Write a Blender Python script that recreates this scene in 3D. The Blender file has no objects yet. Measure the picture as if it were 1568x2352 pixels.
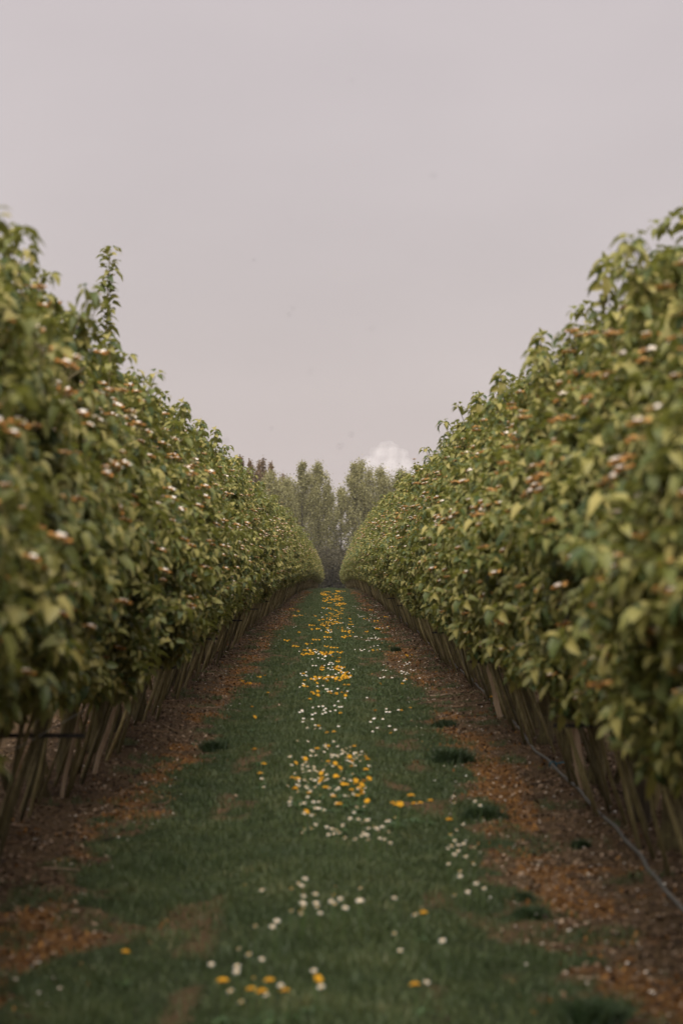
import bpy, math
import numpy as np
from mathutils import Vector, Matrix, Euler

rng = np.random.default_rng(11)
R = math.radians
sc = bpy.context.scene
COL = sc.collection

# ------------------------------------------------------------------ camera numbers
H_EYE, LENS, SENS = 1.35, 85.0, 36.0
FPX = LENS / SENS * 2352.0                 # focal length in pixels of a 1568 x 2352 picture
VPX, VPY = 763.0, 1275.0                   # where the lane's parallels meet in it
PITCH, YAW = math.atan(99.0 / FPX), math.atan(21.0 / FPX)

# ------------------------------------------------------------------ numpy helpers
def hash2(ix, iy, s=0):
    n = (ix.astype(np.int64) * 374761393 + iy.astype(np.int64) * 668265263 + s * 1274126177) & 0x7fffffff
    n = ((n ^ (n >> 13)) * 1274126177) & 0x7fffffff
    return ((n ^ (n >> 16)) & 0xffff) / 65535.0

def vnoise(x, y, s=0):
    x = np.asarray(x, float); y = np.asarray(y, float)
    ix, iy = np.floor(x), np.floor(y)
    fx, fy = x - ix, y - iy
    fx = fx * fx * (3 - 2 * fx); fy = fy * fy * (3 - 2 * fy)
    a, b = hash2(ix, iy, s), hash2(ix + 1, iy, s)
    c, d = hash2(ix, iy + 1, s), hash2(ix + 1, iy + 1, s)
    return (a * (1 - fx) + b * fx) * (1 - fy) + (c * (1 - fx) + d * fx) * fy

def fbm(x, y, s=0, o=3):
    t, a, tot = 0.0, 1.0, 0.0
    for k in range(o):
        t = t + a * vnoise(np.asarray(x) * 2 ** k + 17.3 * k, np.asarray(y) * 2 ** k - 9.1 * k, s + k)
        tot += a; a *= 0.5
    return t / tot

def sstep(a, b, x):
    t = np.clip((x - a) / (b - a), 0, 1)
    return t * t * (3 - 2 * t)

def norm(v):
    return v / np.maximum(np.linalg.norm(v, axis=-1, keepdims=True), 1e-9)

def base_z(y):
    d = np.clip(np.asarray(y, float) - 30.0, 0, 370.0)
    return -5.2e-5 * d * d

def ground_z(x, y):
    x = np.asarray(x, float); y = np.asarray(y, float)
    near = 1 - sstep(2.5, 6.0, np.abs(x))
    z = base_z(y)
    z = z + near * (0.028 * np.exp(-((x + 0.05) / 0.33) ** 2) - 0.016 * np.exp(-((np.abs(x + 0.06) - 0.53) / 0.16) ** 2)
                    + 0.035 * np.exp(-((np.abs(x + 0.06) - 1.55) / 0.35) ** 2))
    z = z + near * (0.026 * (fbm(x * 3.0, y * 2.0, 5) - 0.5) + 0.016 * (vnoise(x * 14, y * 11, 9) - 0.5))
    return z

def grass_cover(x, y):
    x = np.asarray(x, float); y = np.asarray(y, float)
    el = -0.90 - 0.34 * (fbm(y * 0.8 + 3, x * 1.3, 21, 3) - 0.5) * 2 - 0.22 * (fbm(y * 3.1, x * 5, 23, 3) - 0.5) * 2
    er = 0.74 + 0.36 * (fbm(y * 0.8 - 8, x * 1.3, 22, 3) - 0.5) * 2 + 0.24 * (fbm(y * 3.1, x * 5, 24, 3) - 0.5) * 2
    g = sstep(-0.12, 0.10, x - el) * sstep(-0.12, 0.10, er - x)
    thin = np.exp(-((x + 0.52) / 0.14) ** 2) + np.exp(-((x - 0.46) / 0.20) ** 2)
    hole = sstep(0.47, 0.66, fbm(x * 3.2, y * 1.1, 31, 3) + 0.10 * sstep(13, 7, y)) * np.clip(thin * 1.35, 0, 1)
    g = g * (1 - 0.66 * hole)
    spots = sstep(0.60, 0.72, fbm(x * 3.4 + 40, y * 2.0, 41, 3)) * (np.abs(x + 0.06) < 1.5)
    return np.clip(np.maximum(g, 0.5 * spots), 0, 1)

def moss_cover(x, y):
    x = np.asarray(x, float); y = np.asarray(y, float)
    g = grass_cover(x, y)
    edge = np.exp(-((np.abs(x + 0.06) - 0.98) / 0.20) ** 2)
    m = sstep(0.52, 0.72, fbm(x * 6.5 + 7, y * 3.2, 51, 4) * .55 + fbm(x * 1.9, y * 0.7, 52, 2) * .45 + 0.14 * edge + 0.005)
    return m * (.42 + .58 * edge) * (1 - 0.75 * g) * sstep(0.4, 0.8, np.abs(x + 0.06))

def at(px, py, hz=0.0):
    """picture point (1568 x 2352) on the ground -> world x, y"""
    dy = py - VPY
    y = FPX * (H_EYE - hz) / dy
    for _ in range(30):
        y = 0.5 * y + 0.5 * FPX * (H_EYE - hz - float(base_z(y))) / dy
    return (px - VPX) * y / FPX, y

# ------------------------------------------------------------------ mesh helpers
def mesh_np(name, V, polys, mats, smooth=True):
    """polys: list of (faces n x k, material index or array)"""
    me = bpy.data.meshes.new(name)
    V = np.ascontiguousarray(V, dtype=np.float32)
    me.vertices.add(len(V)); me.vertices.foreach_set('co', V.ravel())
    loops = np.concatenate([np.asarray(f).ravel() for f, _ in polys]).astype(np.int32)
    tot = np.concatenate([np.full(len(f), np.asarray(f).shape[1]) for f, _ in polys]).astype(np.int32)
    mi = np.concatenate([np.broadcast_to(np.asarray(m), (len(f),)) for f, m in polys]).astype(np.int32)
    start = np.concatenate([[0], np.cumsum(tot)[:-1]]).astype(np.int32)
    me.loops.add(len(loops)); me.loops.foreach_set('vertex_index', loops)
    me.polygons.add(len(tot)); me.polygons.foreach_set('loop_start', start); me.polygons.foreach_set('loop_total', tot)
    me.polygons.foreach_set('material_index', mi)
    me.polygons.foreach_set('use_smooth', np.full(len(tot), smooth))
    for m in mats: me.materials.append(m)
    me.update(calc_edges=True); me.validate()
    return me

class Geo:
    def __init__(self): self.V = []; self.P = []; self.n = 0
    def add(self, V, polys, mat=0):
        for f in polys: self.P.append((np.asarray(f) + self.n, mat))
        self.V.append(np.asarray(V, float)); self.n += len(V)
    def mesh(self, name, mats, smooth=True):
        return mesh_np(name, np.concatenate(self.V), self.P, mats, smooth)
    def tube(self, pts, rad, k=6, mat=0, cap=True):
        pts = np.asarray(pts, float); n = len(pts)
        rad = np.broadcast_to(np.asarray(rad, float), (n,))
        t = norm(np.gradient(pts, axis=0))
        ref = np.array([1.0, 0, 0]) if abs(t[0][0]) < 0.8 else np.array([0, 1.0, 0])
        e1 = norm(np.cross(t, ref)); e2 = np.cross(t, e1)
        a = np.arange(k) / k * 2 * math.pi
        V = pts[:, None] + rad[:, None, None] * (np.cos(a)[None, :, None] * e1[:, None] + np.sin(a)[None, :, None] * e2[:, None])
        i = np.arange(n - 1)[:, None] * k; j = np.arange(k)[None]; j2 = (j + 1) % k
        F = np.stack([i + j, i + j2, i + k + j2, i + k + j], -1).reshape(-1, 4)
        polys = [F]
        if cap: polys.append(np.array([list(range((n - 1) * k, n * k))])); polys.append(np.array([list(range(k - 1, -1, -1))]))
        self.add(V.reshape(-1, 3), polys, mat)
    def box(self, c, s, mat=0, M=None):
        v = np.array([[x, y, z] for x in (-.5, .5) for y in (-.5, .5) for z in (-.5, .5)]) * np.asarray(s)
        if M is not None: v = v @ np.array(M).T
        self.add(v + np.asarray(c), [np.array([[0, 1, 3, 2], [4, 6, 7, 5], [0, 4, 5, 1], [2, 3, 7, 6], [0, 2, 6, 4], [1, 5, 7, 3]])], mat)

def link(name, me, parent=None, loc=(0, 0, 0), rot=(0, 0, 0), scale=None):
    o = bpy.data.objects.new(name, me); COL.objects.link(o)
    o.location = loc; o.rotation_euler = rot
    if scale is not None: o.scale = (scale,) * 3 if np.isscalar(scale) else scale
    if parent is not None: o.parent = parent
    return o

def tag(o, label=None, cat=None, group=None, kind=None):
    if label: o['label'] = label
    if cat: o['category'] = cat
    if group: o['group'] = group
    if kind: o['kind'] = kind
    return o

# ------------------------------------------------------------------ materials
def newmat(name):
    m = bpy.data.materials.new(name); m.use_nodes = True
    nt = m.node_tree; nt.nodes.clear()
    out = nt.nodes.new('ShaderNodeOutputMaterial')
    return m, nt, out

def nd(nt, t, **kw):
    n = nt.nodes.new(t)
    for k, v in kw.items():
        if k in n.inputs.keys(): n.inputs[k].default_value = v
        else: setattr(n, k, v)
    return n

def ramp(nt, fac, stops):
    r = nt.nodes.new('ShaderNodeValToRGB'); e = r.color_ramp.elements
    while len(e) < len(stops): e.new(0.5)
    for k, (p, c) in enumerate(stops):
        e[k].position = p; e[k].color = (*c, 1)
    nt.links.new(fac, r.inputs[0]); return r.outputs[0]

def mixc(nt, f, a, b, mode='MIX'):
    m = nt.nodes.new('ShaderNodeMix'); m.data_type = 'RGBA'; m.blend_type = mode
    for s, v in ((m.inputs[0], f), (m.inputs[6], a), (m.inputs[7], b)):
        if isinstance(v, (int, float)): s.default_value = v
        elif isinstance(v, tuple): s.default_value = (*v, 1)
        else: nt.links.new(v, s)
    return m.outputs[2]

def leaf_mat(name, stops, under=None, transl=0.3, rough=0.5, obj_var=0.0, tcol=1.0, patch=0.0):
    m, nt, out = newmat(name)
    geo = nd(nt, 'ShaderNodeNewGeometry')
    fac = geo.outputs['Random Per Island']
    if patch:
        tcn = nd(nt, 'ShaderNodeTexCoord'); pn = nd(nt, 'ShaderNodeTexNoise', Scale=patch, Detail=3.0); nt.links.new(tcn.outputs['Object'], pn.inputs['Vector'])
        pr = nd(nt, 'ShaderNodeMapRange'); nt.links.new(pn.outputs['Fac'], pr.inputs[0]); pr.inputs[1].default_value = .3; pr.inputs[2].default_value = .7
        pm = nd(nt, 'ShaderNodeMix'); pm.inputs[0].default_value = .5; nt.links.new(fac, pm.inputs[2]); nt.links.new(pr.outputs[0], pm.inputs[3]); fac = pm.outputs[0]
    col = ramp(nt, fac, stops)
    if obj_var:
        oi = nd(nt, 'ShaderNodeObjectInfo')
        hsv = nd(nt, 'ShaderNodeHueSaturation')
        mp = nd(nt, 'ShaderNodeMapRange'); nt.links.new(oi.outputs['Random'], mp.inputs[0])
        mp.inputs[3].default_value = 1 - obj_var; mp.inputs[4].default_value = 1 + obj_var
        nt.links.new(mp.outputs[0], hsv.inputs['Value']); nt.links.new(col, hsv.inputs['Color']); col = hsv.outputs[0]
    if under: col = mixc(nt, geo.outputs['Backfacing'], col, under)
    p = nd(nt, 'ShaderNodeBsdfPrincipled', Roughness=rough)
    p.inputs['Specular IOR Level'].default_value = 0.3
    nt.links.new(col, p.inputs['Base Color'])
    if transl:
        t = nd(nt, 'ShaderNodeBsdfTranslucent')
        nt.links.new(mixc(nt, 1.0, col, (1.25 * tcol, 1.2 * tcol, 0.55 * tcol), 'MULTIPLY'), t.inputs[0])
        mx = nd(nt, 'ShaderNodeMixShader'); mx.inputs[0].default_value = transl
        nt.links.new(p.outputs[0], mx.inputs[1]); nt.links.new(t.outputs[0], mx.inputs[2]); nt.links.new(mx.outputs[0], out.inputs[0])
    else: nt.links.new(p.outputs[0], out.inputs[0])
    return m

def noisy_mat(name, stops, scale=20, stretch=(1, 1, 1), rough=0.85, bump=0.4, detail=6, island=0.0, ivar=None):
    m, nt, out = newmat(name)
    tc = nd(nt, 'ShaderNodeTexCoord'); mp = nd(nt, 'ShaderNodeMapping'); mp.inputs['Scale'].default_value = stretch
    nt.links.new(tc.outputs['Object'], mp.inputs[0])
    n = nd(nt, 'ShaderNodeTexNoise', Scale=scale, Detail=detail, Roughness=0.65); nt.links.new(mp.outputs[0], n.inputs['Vector'])
    fac = n.outputs['Fac']
    if island:
        geo = nd(nt, 'ShaderNodeNewGeometry')
        mm = nd(nt, 'ShaderNodeMix'); mm.inputs[0].default_value = island
        nt.links.new(fac, mm.inputs[2]); nt.links.new(geo.outputs['Random Per Island'], mm.inputs[3]); fac = mm.outputs[0]
    col = ramp(nt, fac, stops)
    if ivar:
        geo = nd(nt, 'ShaderNodeNewGeometry'); oi = nd(nt, 'ShaderNodeObjectInfo'); ad = nd(nt, 'ShaderNodeMath', operation='ADD'); fr = nd(nt, 'ShaderNodeMath', operation='FRACT')
        nt.links.new(geo.outputs['Random Per Island'], ad.inputs[0]); nt.links.new(oi.outputs['Random'], ad.inputs[1]); nt.links.new(ad.outputs[0], fr.inputs[0])
        col = mixc(nt, 1.0, col, ramp(nt, fr.outputs[0], ivar), 'MULTIPLY')
    p = nd(nt, 'ShaderNodeBsdfPrincipled', Roughness=rough); nt.links.new(col, p.inputs['Base Color'])
    p.inputs['Specular IOR Level'].default_value = 0.25
    if bump:
        b = nd(nt, 'ShaderNodeBump', Strength=bump, Distance=0.01); nt.links.new(n.outputs['Fac'], b.inputs['Height']); nt.links.new(b.outputs[0], p.inputs['Normal'])
    nt.links.new(p.outputs[0], out.inputs[0]); return m

M = {}
M['leaf'] = leaf_mat('pear_leaf', [(0.0, (0.046, 0.074, 0.024)), (0.3, (0.122, 0.142, 0.042)), (0.65, (0.240, 0.228, 0.068)), (1.0, (0.37, 0.315, 0.105))],
                     under=(0.21, 0.225, 0.09), transl=0.30, rough=0.45, obj_var=0.10)
M['orange'] = noisy_mat('spent_blossom', [(0.25, (0.25, 0.105, 0.022)), (0.55, (0.56, 0.27, 0.075)), (0.8, (0.74, 0.47, 0.20))], 60, island=0.6, bump=0)
M['white'] = noisy_mat('white_petal', [(0.3, (0.64, 0.53, 0.42)), (0.7, (0.82, 0.77, 0.69))], 40, island=0.6, bump=0, rough=0.6)
M['bark'] = noisy_mat('mossy_bark', [(0.25, (0.045, 0.037, 0.020)), (0.5, (0.12, 0.098, 0.047)), (0.65, (0.16, 0.143, 0.058)), (0.85, (0.29, 0.225, 0.14))], 9, (6, 6, 1), bump=0.9)
M['stem'] = noisy_mat('stem_bark', [(0.2, (0.085, 0.074, 0.032)), (0.5, (0.225, 0.19, 0.088)), (0.8, (0.42, 0.35, 0.22))], 8, (8, 8, 0.8), bump=0.5, ivar=[(0.0, (.30, .30, .28)), (.55, (.75, .74, .66)), (.9, (1.2, 1.2, 1.2)), (1.0, (1.7, 1.65, 1.6))])
M['pale'] = noisy_mat('pale_cut_wood', [(0.25, (0.22, 0.15, 0.09)), (0.6, (0.40, 0.30, 0.20)), (0.85, (0.52, 0.42, 0.30))], 8, (6, 6, 0.7), bump=0.4)
M['post'] = noisy_mat('weathered_post', [(0.3, (0.05, 0.042, 0.028)), (0.6, (0.12, 0.10, 0.066)), (0.85, (0.20, 0.17, 0.12))], 6, (7, 7, 0.6), bump=0.5)
M['iron'] = noisy_mat('dark_iron', [(0.3, (0.012, 0.011, 0.010)), (0.7, (0.03, 0.026, 0.022))], 30, rough=0.6, bump=0.1)
M['wire'] = noisy_mat('galvanised_wire', [(0.3, (0.13, 0.12, 0.10)), (0.7, (0.24, 0.22, 0.19))], 30, rough=0.5, bump=0)
M['pipe'] = noisy_mat('dusty_pipe', [(0.3, (0.07, 0.068, 0.060)), (0.6, (0.12, 0.116, 0.103)), (0.8, (0.19, 0.178, 0.15))], 14, rough=0.55, bump=0.1)
M['blue'] = noisy_mat('blue_twine', [(0.3, (0.02, 0.09, 0.13)), (0.7, (0.05, 0.17, 0.22))], 30, bump=0)
M['grass'] = leaf_mat('grass_blade', [(0.0, (0.034, 0.055, 0.022)), (0.5, (0.068, 0.093, 0.036)), (0.85, (0.112, 0.128, 0.050)), (1.0, (0.20, 0.170, 0.08))], transl=0.2, rough=0.5, patch=2.2)
M['tuft'] = leaf_mat('dark_grass_blade', [(0.0, (0.014, 0.030, 0.011)), (0.6, (0.030, 0.055, 0.019)), (1.0, (0.06, 0.085, 0.032))], transl=0.15)
M['weed'] = leaf_mat('weed_leaf', [(0.0, (0.035, 0.075, 0.025)), (1.0, (0.085, 0.13, 0.045))], transl=0.2)
M['daisy'] = noisy_mat('daisy_petal', [(0.3, (0.70, 0.66, 0.60)), (0.7, (0.82, 0.79, 0.75))], 40, bump=0, rough=0.6)
M['yolk'] = noisy_mat('flower_yellow', [(0.3, (0.60, 0.30, 0.015)), (0.7, (0.80, 0.46, 0.025))], 60, bump=0, rough=0.7, island=0.5)
M['stalk'] = noisy_mat('flower_stalk', [(0.3, (0.05, 0.09, 0.025)), (0.7, (0.10, 0.14, 0.045))], 20, bump=0)
M['chip'] = noisy_mat('bark_chip', [(0.1, (0.016, 0.010, 0.007)), (0.4, (0.075, 0.044, 0.025)), (0.75, (0.17, 0.105, 0.060)), (0.96, (0.44, 0.33, 0.24))], 30, island=0.8, bump=0.2)
M['moss'] = noisy_mat('dry_moss', [(0.2, (0.07, 0.032, 0.010)), (0.55, (0.21, 0.094, 0.024)), (0.9, (0.36, 0.185, 0.058))], 30, island=0.7, bump=0.3)
M['willow'] = leaf_mat('willow_leaf', [(0.0, (0.16, 0.155, 0.070)), (0.5, (0.27, 0.255, 0.118)), (1.0, (0.38, 0.35, 0.185))], transl=0.3, rough=0.6, obj_var=0.12)
M['poplar'] = leaf_mat('bronze_leaf', [(0.0, (0.10, 0.062, 0.028)), (0.5, (0.18, 0.112, 0.052)), (1.0, (0.27, 0.175, 0.09))], transl=0.25, rough=0.6, obj_var=0.1)
M['shrub'] = leaf_mat('shrub_leaf', [(0.0, (0.034, 0.030, 0.014)), (0.5, (0.062, 0.054, 0.027)), (1.0, (0.10, 0.086, 0.045))], transl=0.2, rough=0.6, obj_var=0.12)
M['twig'] = noisy_mat('grey_twig', [(0.3, (0.035, 0.030, 0.022)), (0.7, (0.09, 0.075, 0.055))], 4, bump=0)
M['fly'] = noisy_mat('insect_body', [(0.3, (0.02, 0.018, 0.016)), (0.7, (0.05, 0.045, 0.04))], 60, bump=0)

def ground_mat():
    m, nt, out = newmat('orchard_floor'); L = nt.links.new
    tc = nd(nt, 'ShaderNodeTexCoord')
    def noise(s, d=6, r=0.65, st=(1, 1, 1)):
        mp = nd(nt, 'ShaderNodeMapping'); mp.inputs['Scale'].default_value = st; L(tc.outputs['Object'], mp.inputs[0])
        n = nd(nt, 'ShaderNodeTexNoise', Scale=s, Detail=d, Roughness=r); L(mp.outputs[0], n.inputs['Vector']); return n.outputs['Fac']
    fine = noise(38, 8, 0.75); mid = noise(13, 8, 0.7); big = noise(0.9, 4)
    soil = ramp(nt, fine, [(0.28, (0.016, 0.010, 0.005)), (0.44, (0.070, 0.043, 0.021)), (0.6, (0.140, 0.089, 0.043)), (0.75, (0.26, 0.172, 0.09))])
    soil = mixc(nt, ramp(nt, mid, [(0.45, (0, 0, 0)), (0.65, (1, 1, 1))]), soil, mixc(nt, 0.5, soil, (0.13, 0.081, 0.040)))
    mossc = ramp(nt, fine, [(0.32, (0.045, 0.024, 0.010)), (0.5, (0.16, 0.075, 0.022)), (0.68, (0.32, 0.165, 0.055))])
    thatch = ramp(nt, fine, [(0.25, (0.014, 0.024, 0.009)), (0.55, (0.034, 0.046, 0.017)), (0.8, (0.075, 0.072, 0.030))])
    ga = nd(nt, 'ShaderNodeAttribute', attribute_name='cover'); ma = nd(nt, 'ShaderNodeAttribute', attribute_name='moss')
    def sharp(a, k):
        add = nd(nt, 'ShaderNodeMath', operation='MULTIPLY_ADD'); L(mid, add.inputs[0]); add.inputs[1].default_value = k; L(a.outputs['Fac'], add.inputs[2])
        mr = nd(nt, 'ShaderNodeMapRange'); L(add.outputs[0], mr.inputs[0]); mr.inputs[1].default_value = 0.35 + k * 0.5; mr.inputs[2].default_value = 0.65 + k * 0.5
        return mr.outputs[0]
    c = mixc(nt, sharp(ma, 0.9), soil, mossc)
    c = mixc(nt, sharp(ga, 0.4), c, thatch)
    # beyond the orchard strip: rough meadow
    sep = nd(nt, 'ShaderNodeSeparateXYZ'); L(tc.outputs['Object'], sep.inputs[0])
    mr = nd(nt, 'ShaderNodeMapRange'); L(sep.outputs['Y'], mr.inputs[0]); mr.inputs[1].default_value = 228; mr.inputs[2].default_value = 236
    c = mixc(nt, mr.outputs[0], c, ramp(nt, big, [(0.3, (0.03, 0.04, 0.015)), (0.7, (0.07, 0.075, 0.03))]))
    p = nd(nt, 'ShaderNodeBsdfPrincipled', Roughness=0.95); p.inputs['Specular IOR Level'].default_value = 0.15
    L(c, p.inputs['Base Color'])
    b = nd(nt, 'ShaderNodeBump', Strength=0.9, Distance=0.025); L(fine, b.inputs['Height']); L(b.outputs[0], p.inputs['Normal'])
    L(p.outputs[0], out.inputs[0]); return m
M['ground'] = ground_mat()

# ------------------------------------------------------------------ ground
def build_ground():
    xs = np.arange(-2.6, 2.601, 0.04)
    ext = 2.6 * 1.22 ** np.arange(1, 31)
    xs = np.concatenate([-ext[::-1], xs, ext])
    ys = [-400, -150, -60, -25, -10, -4, 0, 2, 3.5]; y = 4.5
    while y < 1500: ys.append(y); y += max(0.05, y * 0.0065) if y < 240 else y * 0.12
    ys = np.array(ys)
    X, Y = np.meshgrid(xs, ys); Z = ground_z(X, Y)
    V = np.stack([X, Y, Z], -1).reshape(-1, 3); nx, ny = len(xs), len(ys)
    i = np.arange(ny - 1)[:, None] * nx + np.arange(nx - 1)[None]
    F = np.stack([i, i + 1, i + nx + 1, i + nx], -1).reshape(-1, 4)
    me = mesh_np('ground', V, [(F, 0)], [M['ground']])
    for nm, fn in (('cover', grass_cover), ('moss', moss_cover)):
        a = me.attributes.new(nm, 'FLOAT', 'POINT'); a.data.foreach_set('value', fn(V[:, 0], V[:, 1]).astype(np.float32))
    tag(link('ground', me), 'brown orchard soil with orange moss and a green strip', 'ground', kind='structure')
build_ground()

# ------------------------------------------------------------------ grass blades
def blades(P, h, w, lean, seg2=True):
    """P roots n x 3; -> V, polys"""
    n = len(P)
    az = rng.uniform(0, 2 * math.pi, n); wd = np.stack([np.cos(az), np.sin(az), np.zeros(n)], -1)
    la = rng.uniform(0, 2 * math.pi, n); ld = np.stack([np.cos(la), np.sin(la), np.zeros(n)], -1) * (lean * h)[:, None]
    up = np.array([0, 0, 1.0]) * h[:, None]
    V = np.empty((n, 5, 3))
    V[:, 0] = P - wd * w[:, None] * .5; V[:, 1] = P + wd * w[:, None] * .5
    m = P + up * 0.6 + ld * 0.35
    V[:, 2] = m - wd * w[:, None] * .4; V[:, 3] = m + wd * w[:, None] * .4
    V[:, 4] = P + up * (1 - 0.25 * lean[:, None]) + ld
    b = np.arange(n)[:, None] * 5
    return V.reshape(-1, 3), [b + np.array([0, 1, 3, 2]), b + np.array([2, 3, 4])]

def build_grass():
    g = Geo()
    for y0, y1, dens, w, hs in ((5.2, 12, 8500, .0033, 1), (12, 22, 5500, .0043, 1), (22, 45, 2300, .007, 1), (45, 90, 1000, .011, 1.05), (90, 180, 420, .018, 1.1)):
        n = int((y1 - y0) * 2.9 * dens)
        x = rng.uniform(-1.5, 1.4, n); y = rng.uniform(y0, y1, n)
        c = grass_cover(x, y)
        k = rng.random(n) < c * (0.45 + 0.55 * sstep(0.35, 0.6, fbm(x * 4, y * 2.5, 61)))
        x, y, c = x[k], y[k], c[k]; n = len(x)
        lush = np.exp(-((x + 0.12) / 0.33) ** 2) * (0.35 + 0.9 * sstep(0.4, 0.7, fbm(x * 1.5, y * 0.5, 71)))
        h = (0.018 + 0.032 * lush * sstep(.35, .65, fbm(x * 5, y * 4, 81)) + 0.022 * sstep(.4, .7, fbm(x * 7, y * 5, 83)) + 0.016 * rng.random(n) + 0.02 * (rng.random(n) < 0.04)) * rng.uniform(0.5, 1.05, n) * hs
        P = np.stack([x, y, ground_z(x, y) - 0.003], -1)
        V, F = blades(P, h, np.full(n, w) * rng.uniform(.7, 1.3, n), rng.uniform(0.1, 0.9, n)); g.add(V, F)
    tag(link('grass', g.mesh('grass', [M['grass']])), 'short green grass growing along the middle of the lane', 'grass', kind='stuff')
build_grass()

# ------------------------------------------------------------------ bark chips and moss crumbs on the soil
def build_litter():
    g = Geo()
    n = 230000
    y = 5.2 * (95 / 5.2) ** rng.random(n); x = rng.uniform(-2.3, 2.2, n)
    c = grass_cover(x, y); mo = moss_cover(x, y)
    k = (rng.random(n) > c * 1.3) & (rng.random(n) > mo * 0.45) & (rng.random(n) < .12 + .88 * sstep(.62, .95, np.abs(x + .06))); x, y = x[k], y[k]; n = len(x)
    s = rng.uniform(.0045, .0115, n) * np.where(rng.random(n) < .05, 1.5, 1) * (1 + y / 60); a = rng.uniform(0, 6.28, n); ar = rng.uniform(.2, .7, n)
    d1 = np.stack([np.cos(a), np.sin(a), rng.uniform(-.65, .65, n)], -1) * s[:, None]; d2 = np.stack([-np.sin(a), np.cos(a), rng.uniform(-.4, .4, n)], -1) * (s * ar)[:, None]
    P = np.stack([x, y, ground_z(x, y) + 0.004 + s * .25], -1)
    V = np.stack([P - d1 - .6 * d2, P + d1 * .7 - d2, P + d1 + .7 * d2, P - .8 * d1 + d2], 1).reshape(-1, 3)
    g.add(V, [np.arange(n)[:, None] * 4 + np.arange(4)])
    for q in range(170):                        # fallen twigs
        y0 = 5.5 * (45 / 5.5) ** rng.random(); x0 = rng.uniform(.75, 1.7) * (1 if rng.random() < .5 else -1.15); a = rng.normal(0, .7); l = rng.uniform(.06, .28)
        b = np.array([[x0 + t * l * math.cos(a) + rng.normal(0, .006), y0 + t * l * math.sin(a) + rng.normal(0, .01)] for t in (0, .4, .75, 1)])
        g.tube(np.concatenate([b, (ground_z(b[:, 0], b[:, 1]) + .012)[:, None]], 1), rng.uniform(.003, .007) * np.array([1, .9, .7, .4]), 5)
    tag(link('bark_litter', g.mesh('bark_litter', [M['chip']], False)), 'brown bark chips and dead leaves covering the soil beside the grass', 'litter', kind='stuff')
    g = Geo(); n = 90000
    y = 5.2 * (110 / 5.2) ** rng.random(n); x = rng.uniform(-2.0, 1.9, n)
    mo = moss_cover(x, y); k = rng.random(n) < mo; x, y = x[k], y[k]; n = len(x)
    h = rng.uniform(.006, .02, n) * (1 + y / 80)
    P = np.stack([x, y, ground_z(x, y) - .002], -1)
    V, F = blades(P, h, h * rng.uniform(.5, 1.0, n), rng.uniform(.2, 1.0, n)); g.add(V, F)
    tag(link('orange_moss', g.mesh('orange_moss', [M['moss']])), 'rusty orange dried moss edging the grass on both sides', 'moss', kind='stuff')
    g = Geo(); n = 1100                         # petals and pale bits fallen on soil and turf
    y = 5.5 * (60 / 5.5) ** rng.random(n); x = np.where(rng.random(n) < .65, rng.uniform(.6, 1.5, n), rng.uniform(-1.6, -.8, n))
    s = rng.uniform(.003, .0065, n) * (1 + y / 50); a = rng.uniform(0, 6.28, n)
    P = np.stack([x, y, ground_z(x, y) + .014 + .02 * grass_cover(x, y)], -1)
    V = [P + np.stack([np.cos(a + q) * s, np.sin(a + q) * s, rng.uniform(-.4, .4, n) * s], -1) for q in np.arange(5) * 1.2566]
    g.add(np.stack(V, 1).reshape(-1, 3), [np.arange(n)[:, None] * 5 + np.arange(5)])
    tag(link('fallen_petals', g.mesh('fallen_petals', [M['white']], False)), 'pale petals fallen on the soil under the trees', 'petals', kind='stuff')
build_litter()

# ------------------------------------------------------------------ pear trees
PROF = np.array([(.60, .20), (.72, .40), (.93, .555), (1.2, .655), (1.5, .665), (1.8, .62), (2.08, .53), (2.33, .41), (2.52, .26), (2.64, 0.0)])
CZ = 1.5
_th = np.arctan2(PROF[:, 0] - CZ, PROF[:, 1]); _rr = np.hypot(PROF[:, 0] - CZ, PROF[:, 1])
def sect_r(th):                       # distance from the section's centre to its outline, th in -pi/2 .. pi/2
    return np.interp(th, _th, _rr)

def make_leaves(pos, direc, nrm, L, W, curl, fold, droop):
    n = len(pos); side = np.cross(direc, nrm)
    S = np.array([0.0, 0.25, 0.68, 1.0]); WW = np.array([0, .49, .45, 0])
    out = np.empty((n, 8, 3)); idx = 0
    for s, w in zip(S, WW):
        ang = curl * s
        c = pos + direc * (L * s * np.cos(ang * .5))[:, None] - nrm * (L * s * np.sin(ang * .6))[:, None]
        c = c - np.array([0, 0, 1.0]) * (droop * L * s * s)[:, None]
        if w == 0: out[:, idx] = c; idx += 1
        else:
            up = nrm * (fold * W * w)[:, None]; sd = side * (W * w)[:, None]
            out[:, idx] = c - sd + up; out[:, idx + 1] = c; out[:, idx + 2] = c + sd + up; idx += 3
    b = np.arange(n)[:, None] * 8
    quads = np.concatenate([b + np.array([1, 2, 5, 4]), b + np.array([2, 3, 6, 5])])
    tris = np.concatenate([b + np.array(t) for t in ([0, 2, 1], [0, 3, 2], [4, 5, 7], [5, 6, 7])])
    return out.reshape(-1, 3), [quads, tris]

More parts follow.
